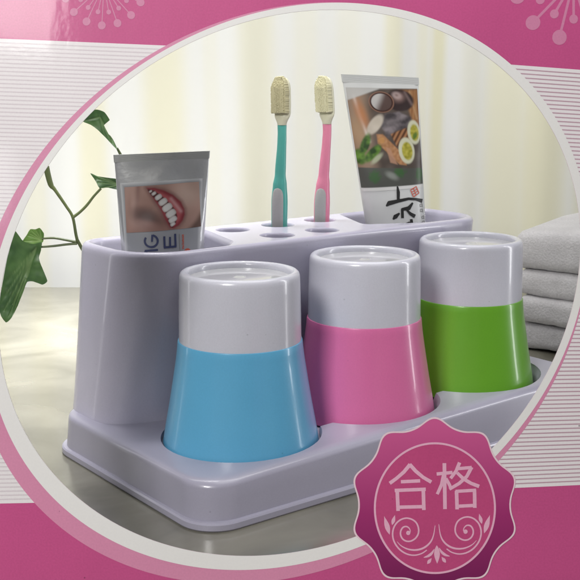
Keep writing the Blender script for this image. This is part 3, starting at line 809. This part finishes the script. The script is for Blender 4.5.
def leaf(pts, mid, mat, curl=.5, seed=0):
    """outline in photo pixels, mid = vein (base, tip): folded along the vein and cupped"""
    P = [ip(*p) for p in pts]
    Q = []; n = len(P)
    for i in range(n):
        a, b, c, d = P[i - 1], P[i], P[(i + 1) % n], P[(i + 2) % n]
        for k in range(8):
            f = k / 8
            s = .5 * ((2 * b) + (c - a) * f + (2 * a - 5 * b + 4 * c - d) * f * f + (3 * b - a - 3 * c + d) * f ** 3)
            Q.append(s * .6 + (b + (c - b) * f) * .4)
    m0, m1 = ip(*mid[0]), ip(*mid[1])
    lobes = [m1] + sorted(P, key=lambda q: -(q - m0).length)[:6]
    V, F, C = [], [], []; N = 16
    dark, pale, vein = mat
    for q in Q:
        t = max(0, min(1, (q - m0).dot(m1 - m0) / (m1 - m0).length_squared)); c = m0 + (m1 - m0) * (.12 + .8 * t)
        for k in range(N + 1):
            f = k / N; p = c + (q - c) * f; dd = (q - c).length * f
            g = max(0, min(1, .5 + .9 * noise.noise((p.x * .9, p.z * .9, seed)) + .35 * noise.noise((p.x * 4, p.z * 4, seed + 5))))
            col = mixc(dark, pale, g)
            vd = 9
            for lb in lobes:
                h, tt = seg_d(p.x, p.z, (m0.x, m0.z), (m0.x + (lb.x - m0.x) * .92, m0.z + (lb.z - m0.z) * .92)); vd = min(vd, h / (1 - .6 * tt))
            col = mixc(col, vein, .8 * math.exp(-(vd / .045) ** 2))
            p = p + Vector((0, -curl * dd * .55 + .10 * noise.noise((p.x * 1.6, p.z * 1.6, seed)) + .25 * curl * (dd ** 2) * .3 + .05 * math.exp(-(vd / .07) ** 2), 0))
            V.append(tuple(p)); C.append(col)
    m = len(Q)
    for i in range(m):
        j = (i + 1) % m
        F += [(i * (N + 1) + k, j * (N + 1) + k, j * (N + 1) + k + 1, i * (N + 1) + k + 1) for k in range(N)]
    return mk('leaf', V, F, M['leaf'], ivy, angle=60, cols=C)
DARK = ((.032, .085, .026), (.085, .175, .05), (.15, .24, .09)); PALE = ((.10, .22, .04), (.19, .34, .075), (.28, .42, .14))
D = lambda x, y: (x / 2.9, y / 2.9)
leaf([D(241, 351), D(258, 336), D(275, 318), D(290, 319), D(305, 326), D(319, 348), D(306, 351), D(292, 349), D(289, 360), D(300, 377), D(320, 394), D(333, 414), D(342, 434), D(326, 420), D(306, 398), D(285, 377), D(264, 362)], (D(290, 340), D(325, 410)), DARK, .45, 1)
leaf([D(263, 502), D(282, 511), D(305, 514), D(330, 517), D(352, 522), D(352, 552), D(335, 549), D(312, 544), D(290, 545), D(279, 528)], (D(345, 536), D(280, 516)), DARK, .4, 2)
E2 = lambda x, y: (x / 3.867, 180 + y / 3.867)
leaf([E2(62, 196), E2(75, 216), E2(95, 236), E2(130, 246), E2(164, 240), E2(160, 270), E2(152, 300), E2(168, 345), E2(186, 388), E2(166, 403), E2(135, 392), E2(106, 394), E2(88, 440), E2(70, 485), E2(46, 532), E2(26, 549), E2(6, 525), E2(-4, 485), E2(10, 410), E2(24, 335), E2(40, 265)], (E2(140, 262), E2(40, 500)), DARK, .3, 3)
leaf([E2(88, 236), E2(104, 212), E2(118, 190), E2(138, 190), E2(156, 184), E2(171, 204), E2(170, 222), E2(164, 242), E2(130, 248), E2(104, 244)], (E2(160, 235), E2(115, 205)), PALE, .3, 4)

# ------------------------------------------------------------------ towels
def towel_mat():
    m, nt, b = base_mat('grey_terry')
    tc = nt.nodes.new('ShaderNodeTexCoord')
    n1 = nt.nodes.new('ShaderNodeTexNoise'); n1.inputs['Scale'].default_value = 700; n1.inputs['Detail'].default_value = 3
    n2 = nt.nodes.new('ShaderNodeTexNoise'); n2.inputs['Scale'].default_value = 40; n2.inputs['Detail'].default_value = 5
    nt.links.new(tc.outputs['Object'], n1.inputs['Vector']); nt.links.new(tc.outputs['Object'], n2.inputs['Vector'])
    ad = nt.nodes.new('ShaderNodeMath'); ad.operation = 'MULTIPLY'; nt.links.new(n1.outputs['Fac'], ad.inputs[0]); nt.links.new(n2.outputs['Fac'], ad.inputs[1])
    rp = nt.nodes.new('ShaderNodeValToRGB'); e = rp.color_ramp.elements
    e[0].position = .14; e[0].color = (.52, .505, .515, 1); e[1].position = .40; e[1].color = (.64, .625, .635, 1)
    nt.links.new(ad.outputs[0], rp.inputs[0]); nt.links.new(rp.outputs[0], b.inputs['Base Color'])
    bp = nt.nodes.new('ShaderNodeBump'); bp.inputs['Strength'].default_value = .4; bp.inputs['Distance'].default_value = .0015
    nt.links.new(n1.outputs['Fac'], bp.inputs['Height']); nt.links.new(bp.outputs['Normal'], b.inputs['Normal'])
    b.inputs['Roughness'].default_value = 1; b.inputs['Sheen Weight'].default_value = .3; b.inputs['Specular IOR Level'].default_value = .1
    return m
M['terry'] = towel_mat()
TY = 27.0
tc0 = at_y(511, 340, TY)                                  # near corner of the stack
tyaw = radians(-38)
TH = [2.15, 2.1, 2.1, 2.95]; zz = 0.0
TL, TWd = 19.0, 15.0
labels = ['folded grey towel lying on the table at the bottom of the stack', 'folded grey towel second from the bottom of the stack',
          'folded grey towel just beneath the thick top one', 'thick folded grey towel on top of the stack']
for k, h in enumerate(TH):
    t = thing('folded_towel', labels[k], 'towel', (tc0.x, tc0.y, zz), tyaw, 'folded towels stacked on the table')
    ox = (.0, .35, .1, -.15)[k]; oy = (.1, -.1, .15, 0)[k]
    V, F = [], []; nL, nS = 90, 64; R = []
    # cross-section across y (front fold round, two layers), swept along x with rounded ends
    for i in range(nL + 1):
        s = i / nL; x = TL * (s if s > .08 else .08 * (s / .08) ** 1.6)
        if s > .92: x = TL - TL * .08 * ((1 - s) / .08) ** 1.6
        dx = min(x, TL - x)
        endf = 1 if dx > .55 else .22 + .78 * sqrt(max(0, 1 - (1 - dx / .55) ** 2))
        row = []
        for j in range(nS):
            a = 2 * pi * j / nS; ca, sa = cos(a), sin(a)
            yy = TWd / 2 + (TWd / 2 - .12 * (1 - endf)) * math.copysign(abs(ca) ** .12, ca)
            zc = math.copysign(abs(sa) ** .55, sa)
            z0 = h * .5 + h * .5 * zc * endf
            p = Vector((x, yy, z0))
            nz = noise.noise((p.x * .35 + 7 * k, p.y * .4, p.z * .3 + k)) * .16 + noise.noise((p.x * 1.6, p.y * 1.6, p.z * 1.6 + 9 * k)) * .05 + noise.noise((p.x * 6, p.y * 6, p.z * 6 + 5 * k)) * .025
            p = p + Vector((0, ca * .8, sa)) * nz
            p.z += .10 * noise.noise((p.x * .25, p.y * .25, k * 3.3))
            if k == 3: p.z += (.35 * sstep(0, 7, x) + .25 * sstep(0, 8, yy)) * (sa > 0)
            row.append((p.x + ox, p.y + oy, max(.01, p.z) if k == 0 else p.z))
        R.append(row)
    V, F = loft(R)
    mk('terry_cloth', V, F, M['terry'], t, angle=180)
    zz += h - .10

# ------------------------------------------------------------------ printed board with the oval window
CD = 42.0                                                 # distance of the board from the camera
KP = CD / F_PX                                            # cm on the board per photo pixel
BC = CAMP + FW * CD
foot_dn = BC.z / cos(PITCH)                               # board length from its centre down to the table
PY1 = 290 + foot_dn / KP                                  # photo row where the board meets the table
bd = bpy.data.objects.new('box_panel', None); COL.objects.link(bd); bd.empty_display_size = .02
base_pt = BC + DN * foot_dn
bd.location = base_pt * S; bd.rotation_euler = (-PITCH, 0, 0)
bd['label'] = 'pink printed box front with an oval window, pinstripe side panels and a round seal'; bd['category'] = 'package'
CX_ = CAMP.x
def bp_(px, py, off=0): return ((px - 290) * KP, -off, (PY1 - py) * KP)

def ellf(cx, cy, a, b, dx, dy):
    th = atan2(dy, dx)
    return lambda t: (cx + a * cos(t) * cos(th) - b * sin(t) * sin(th), cy + a * cos(t) * sin(th) + b * sin(t) * cos(th))
E_P = (281.17, 293.02, 324.2, 271.4, -.80892, .58791)
E_W = (287.6, 286.35, 316.6, 265.6, -.81657, .57725)
E_I = (289.56, 282.86, 304.0, 258.4, -.83392, .55189)
eP, eW, eI = ellf(*E_P), ellf(*E_W), ellf(*E_I)
NE = 360
TT = [2 * pi * i / NE for i in range(NE)]
def closed_ring(f): return [f(t) for t in TT]
PI_, PW_, PP_ = closed_ring(eI), closed_ring(eW), closed_ring(eP)
# board: outer rectangle to window edge, with thickness
X0, X1, Y0, Y1 = -70, 680, -105, PY1
def to_rect(p):
    cx, cy = 289.56, 282.86; dx, dy = p[0] - cx, p[1] - cy; k = 1e9
    if dx > 0: k = min(k, (X1 - cx) / dx)
    if dx < 0: k = min(k, (X0 - cx) / dx)
    if dy > 0: k = min(k, (Y1 - cy) / dy)
    if dy < 0: k = min(k, (Y0 - cy) / dy)
    return (cx + dx * k, cy + dy * k)
rect = [to_rect(p) for p in PI_]
# add true corners
def ringfaces(n, a, b): return [(a + i, a + (i + 1) % n, b + (i + 1) % n, b + i) for i in range(n)]
for (qx, qy) in ((X0, Y0), (X1, Y0), (X1, Y1), (X0, Y1)):
    i = min(range(NE), key=lambda i: hypot(rect[i][0] - qx, rect[i][1] - qy)); rect[i] = (qx, qy)
TK = -.02
V = [bp_(x, y, 0) for x, y in PI_] + [bp_(x, y, 0) for x, y in rect] + [bp_(x, y, TK) for x, y in PI_] + [bp_(x, y, TK) for x, y in rect]
F = ringfaces(NE, 0, NE); nf = len(F)
F += [tuple(reversed(f)) for f in ringfaces(NE, 2 * NE, 3 * NE)] + ringfaces(NE, NE, 3 * NE) + ringfaces(NE, 2 * NE, 0)
o = fixn(mk('board', V, F, [M['b_pink'], M['board'], M['b_white']], bd, False, mids=[0] * nf + [1] * (2 * NE) + [2] * NE))
def ring_part(name, A, Bq, off, mat):
    V = [bp_(x, y, off) for x, y in A] + [bp_(x, y, off) for x, y in Bq]
    return fixn(mk(name, V, ringfaces(NE, 0, NE), mat, bd, False))
PI2 = PI_
ring_part('white_oval_border', PI2, PW_, .012, M['b_white'])
# where the outer oval dips inside the white one (top right) the pink band vanishes under it
ring_part('pale_pink_oval_border', PI2, PP_, .008, M['b_light'])
# pinstripe panels left and right
def ell_inside(x, y, E=E_P):
    th = atan2(E[5], E[4]); dx, dy = x - E[0], y - E[1]
    return ((dx * cos(th) + dy * sin(th)) / E[2]) ** 2 + ((-dx * sin(th) + dy * cos(th)) / E[3]) ** 2
def edge_x(y0, slope, side):
    """follow the line y = y0 + slope*(x - xref) inward until the outer oval"""
    xs = (X0, 0) if side < 0 else (X1, 580)
    x = xs[0]; st = 1.0 if side < 0 else -1.0
    while True:
        y = y0 + slope * (x - (0 if side < 0 else 580))
        if ell_inside(x, y) < .985 or (side < 0 and x > 260) or (side > 0 and x < 320): return x
        x += st * .5
def stripe_panel(side, ytop, stop, ybot, sbot, line_mat):
    pan = []; rows = 160
    xo = X0 if side < 0 else X1; xr = 0 if side < 0 else 580
    V, F = [], []
    for k in range(rows + 1):
        f = k / rows; y0 = ytop + (ybot - ytop) * f; sl = stop + (sbot - stop) * f
        xe = edge_x(y0, sl, side)
        V += [bp_(xo, y0 + sl * (xo - xr), .004), bp_(xe, y0 + sl * (xe - xr), .004)]
    F = [(2 * i, 2 * i + 1, 2 * i + 3, 2 * i + 2) for i in range(rows)]
    p = fixn(mk('pinstripe_panel', V, F, M['b_stripe_bg'], bd, False))
    n = int((ybot - ytop) / 4.05); V, F = [], []
    for k in range(1, n):
        f = k / n; w = .62
        y0 = ytop + (ybot - ytop) * f; sl = stop + (sbot - stop) * f; xe = edge_x(y0, sl, side); b = len(V)
        for xx in (xo, xe):
            V += [bp_(xx, y0 - w + sl * (xx - xr), .006), bp_(xx, y0 + w + sl * (xx - xr), .006)]
        F.append((b, b + 1, b + 3, b + 2))
    fixn(mk('pinstripe_lines', V, F, line_mat, p, False))
stripe_panel(-1, 38.6, .042, 503.5, -.02, M['b_line_grey'])
stripe_panel(1, 69.8, .075, 485, -.045, M['b_line'])
# starburst blossoms
def blossom(c, rings, stem_w, mat):
    mpf = lambda off: (lambda x, y, i: bp_(x, y, off + .00002 * i))
    lines, discs = [], []
    for r, dot, n, a0 in rings:
        for k in range(n):
            a = a0 + 2 * pi * k / n
            e = (c[0] + r * cos(a), c[1] + r * sin(a)); s = (c[0] + 3 * cos(a), c[1] + 3 * sin(a))
            lines.append(([s, e], stem_w)); discs.append((e[0], e[1], dot, dot * .95, a))
    V, F = stroke_geo(lines, mpf(.0035), 20); V2, F2 = disc_geo(discs, mpf(.0055)); b = len(V)
    fixn(mk('starburst_print', V + V2, F + [tuple(i + b for i in f) for f in F2], mat, bd, False))
blossom((104, -15), [(40.5, 4.1, 16, radians(93)), (27.5, 2.5, 16, radians(80))], 1.0, M['b_dot'])
blossom((573.6, -19.4), [(58.5, 7.6, 12, radians(104)), (38.5, 4.6, 12, radians(120))], 2.6, M['b_dot'])

# round seal
SC = (434.5, 505.0)
def scal(r0, amp, n=400):
    out = []
    for k in range(n):
        a = 2 * pi * k / n; t = cos(10 * (a + pi / 2))
        t = t + .12 * cos(20 * (a + pi / 2))
        r = r0 + amp * t
        out.append((SC[0] + r * cos(a), SC[1] + r * sin(a) * 1.04))
    return out
SEAL_Z0 = bp_(0, 588)[2]; SEAL_Z1 = bp_(0, 424)[2]
M['b_seal'] = seal_mat()
def fan(name, pts, off, mat, parent, ctr=SC):
    V = [bp_(ctr[0], ctr[1], off)] + [bp_(x, y, off) for x, y in pts]; n = len(pts)
    return fixn(mk(name, V, [(0, 1 + i, 1 + (i + 1) % n) for i in range(n)], mat, parent, False))
seal = fan('seal_badge', scal(78.6, 4.1), .022, M['b_seal'], bd)
A, Bq = scal(78.3, 4.1), scal(80.0, 4.15)
V = [bp_(x, y, .026) for x, y in A] + [bp_(x, y, .026) for x, y in Bq]
fixn(mk('seal_outline', V, ringfaces(400, 0, 400), M['b_seal_rim'], seal, False))
SO = (434.8, 508)
def el(rx, ry, n=200): return [(SO[0] + rx * cos(2 * pi * k / n), SO[1] + ry * sin(2 * pi * k / n)) for k in range(n)]
fan('seal_face', el(60.2, 65), .026, M['b_seal_in'], seal, SO)
V = [bp_(x, y, .030) for x, y in el(59.0, 63.8)] + [bp_(x, y, .030) for x, y in el(61.0, 65.8)]
fixn(mk('seal_circle', V, ringfaces(200, 0, 200), M['b_seal_ink'], seal, False))
ms = lambda x, y, i: bp_(x, y, .031 + .0001 * i)
Z = lambda x, y: (340 + x / 3.222, 400 + y / 3.222)
W_ = 4.3
def cs(*p): return [Z(*q) for q in p]
he = [(cs((226, 207), (205, 232), (182, 252), (160, 268)), [4.4, 4.2, 4.0, 4.2]), (cs((224, 207), (244, 229), (268, 249), (294, 264)), [4.4, 4.2, 4.0, 4.2]),
      (cs((196, 263), (258, 260)), 3.9), (cs((176, 291), (276, 287)), 4.0), (cs((184, 291), (187, 357)), 4.2), (cs((268, 287), (270, 354)), 4.2), (cs((186, 345), (271, 343)), 4.0)]
thin = lambda L: [(p, [x * .86 for x in w] if isinstance(w, list) else w * .86) for p, w in L]
V, F = stroke_geo(thin(he), ms); fixn(mk('character', V, F, M['b_seal_ink'], seal, False))
ge = [(cs((311, 238), (362, 233)), 3.9), (cs((336, 203), (338, 351)), 4.3), (cs((334, 240), (327, 272), (313, 303)), [4.2, 4.0, 3.6]), (cs((341, 252), (352, 272), (357, 284)), [3.6, 3.8, 3.6]),
      (cs((385, 201), (374, 228), (356, 252)), [4.2, 4.0, 3.8]), (cs((378, 221), (424, 217)), 3.8), (cs((424, 216), (408, 246), (384, 268), (352, 287)), [4.2, 4.0, 4.0, 3.6]), (cs((377, 234), (398, 254), (422, 268), (448, 278)), [3.6, 4.0, 4.0, 4.2]),
      (cs((372, 294), (438, 290)), 3.8), (cs((375, 292), (377, 352)), 4.2), (cs((433, 290), (434, 347)), 4.2), (cs((376, 342), (434, 339)), 3.9)]
V, F = stroke_geo(thin(ge), ms); fixn(mk('character', V, F, M['b_seal_ink'], seal, False))
O = lambda x, y: (380 + x / 4.833, 500 + y / 4.833)
def smooth_path(P, m=8):
    out = []; n = len(P)
    for i in range(n - 1):
        a, b, c, d = [Vector(P[j]) for j in (max(0, i - 1), i, i + 1, min(n - 1, i + 2))]
        for k in range(m):
            f = k / m; q = .5 * ((2 * b) + (c - a) * f + (2 * a - 5 * b + 4 * c - d) * f * f + (3 * b - a - 3 * c + d) * f ** 3); out.append((q.x, q.y))
    out.append(P[-1]); return out
def scroll(mirror):
    f = (lambda x, y: O(x, y)) if not mirror else (lambda x, y: O(548 - x - (y - 200) * .02, y - 6))
    L = []
    sp_ = [(140, 163), (146, 152), (142, 138), (130, 128), (113, 130), (101, 146), (99, 166), (108, 186), (127, 198), (150, 197), (172, 183), (185, 160), (185, 133), (174, 108), (152, 92), (125, 87), (97, 96), (74, 118), (62, 148), (62, 180), (74, 212), (98, 241), (130, 260), (165, 266), (200, 258), (226, 241)]
    q = smooth_path([f(*p) for p in sp_], 5); n = len(q)
    L.append((q, [.6 + 1.0 * min(1, i / (n * .15)) - .9 * max(0, (i / n - .85) / .15) * .6 for i in range(n)]))
    st = smooth_path([f(*p) for p in [(82, 200), (104, 222), (140, 238), (180, 240), (215, 228), (243, 203), (258, 170), (266, 122)]], 5); n = len(st)
    L.append((st, [.4 + 1.5 * sin(pi * min(1, i / n * 1.0)) for i in range(n)]))
    st = smooth_path([f(*p) for p in [(210, 277), (232, 270), (250, 256), (262, 236)]], 5); n = len(st)
    L.append((st, [.3 + 2.4 * sin(pi * i / (n - 1)) for i in range(n)]))
    for p0, p1, w in (((20, 78), (46, 166), 4.8), ((72, 72), (58, 120), 3.4), ((249, 280), (228, 308), 3.2)):
        a, b = f(*p0), f(*p1); m = 12
        L.append(([(a[0] + (b[0] - a[0]) * k / m, a[1] + (b[1] - a[1]) * k / m) for k in range(m + 1)], [.15 + w * sin(pi * (k / m) ** (1.2)) for k in range(m + 1)]))
    V, F = stroke_geo(L, ms, .5)
    c = f(136, 158); V2, F2 = disc_geo([(c[0], c[1], 2.1, 2.2, 0)], lambda x, y, i: bp_(x, y, .033)); b = len(V)
    fixn(mk('scroll_ornament', V + V2, F + [tuple(i + b for i in ff) for ff in F2], M['b_seal_ink'], seal, False))
scroll(False); scroll(True)
a, b = O(274, 218), O(276, 306); m = 14
V, F = stroke_geo([([(a[0] + (b[0] - a[0]) * k / m, a[1] + (b[1] - a[1]) * k / m) for k in range(m + 1)], [.15 + 5.6 * sin(pi * (k / m) ** .9) for k in range(m + 1)])], ms)
fixn(mk('drop_ornament', V, F, M['b_seal_ink'], seal, False))

# ------------------------------------------------------------------ light
def area(name, loc, target, size, energy, col=(1, 1, 1), sy=None, spread=180):
    l = bpy.data.lights.new(name, 'AREA'); l.energy = energy; l.color = col
    l.spread = radians(spread); l.shape = 'RECTANGLE'; l.size = size * S; l.size_y = (sy or size) * S
    o = bpy.data.objects.new(name, l); COL.objects.link(o)
    o.location = [c * S for c in loc]
    d = Vector(target) - Vector(loc); o.rotation_euler = d.to_track_quat('-Z', 'Y').to_euler()
    return o
area('room_lamp', (-38, -92, 74), (2, -10, 10), 28, 9.6, (1, .985, .96))
area('board_glint', (-20, -54, 29), (-10, -11, 17), 1.4, .030, (1, 1, 1), 6)  # small unseen source added to make a glint on the board's film
area('studio_softbox', (10, -4, 40), (6, 7, 8), 26, .34, (1, 1, 1), 20)
area('table_fill', (-16, 28, 62), (-16, 30, 0), 30, 2.3, (1, 1, 1), None, 50)  # unseen fill added above to brighten the far left of the table top
area('curtain_fill', (0, 18, 70), (0, 60, 14), 80, 2.4, (1, .99, .96), 18)  # unseen fill added overhead to brighten the cloth
area('side_strip', (56, 7, 22), (8, 4, 8), 4, .8, (.98, .98, 1), 44)
area('left_strip', (-50, 14, 20), (0, 2, 8), 3, .14, (.98, .98, 1), 40)
w = bpy.data.worlds.new('World'); scene.world = w; w.use_nodes = True
bg = w.node_tree.nodes['Background']; bg.inputs[0].default_value = (.9, .92, 1, 1); bg.inputs[1].default_value = .10

scene.render.engine = 'CYCLES'
scene.cycles.use_denoising = True
scene.view_settings.view_transform = 'Standard'; scene.view_settings.look = 'None'
scene.view_settings.exposure = 0; scene.view_settings.gamma = 1
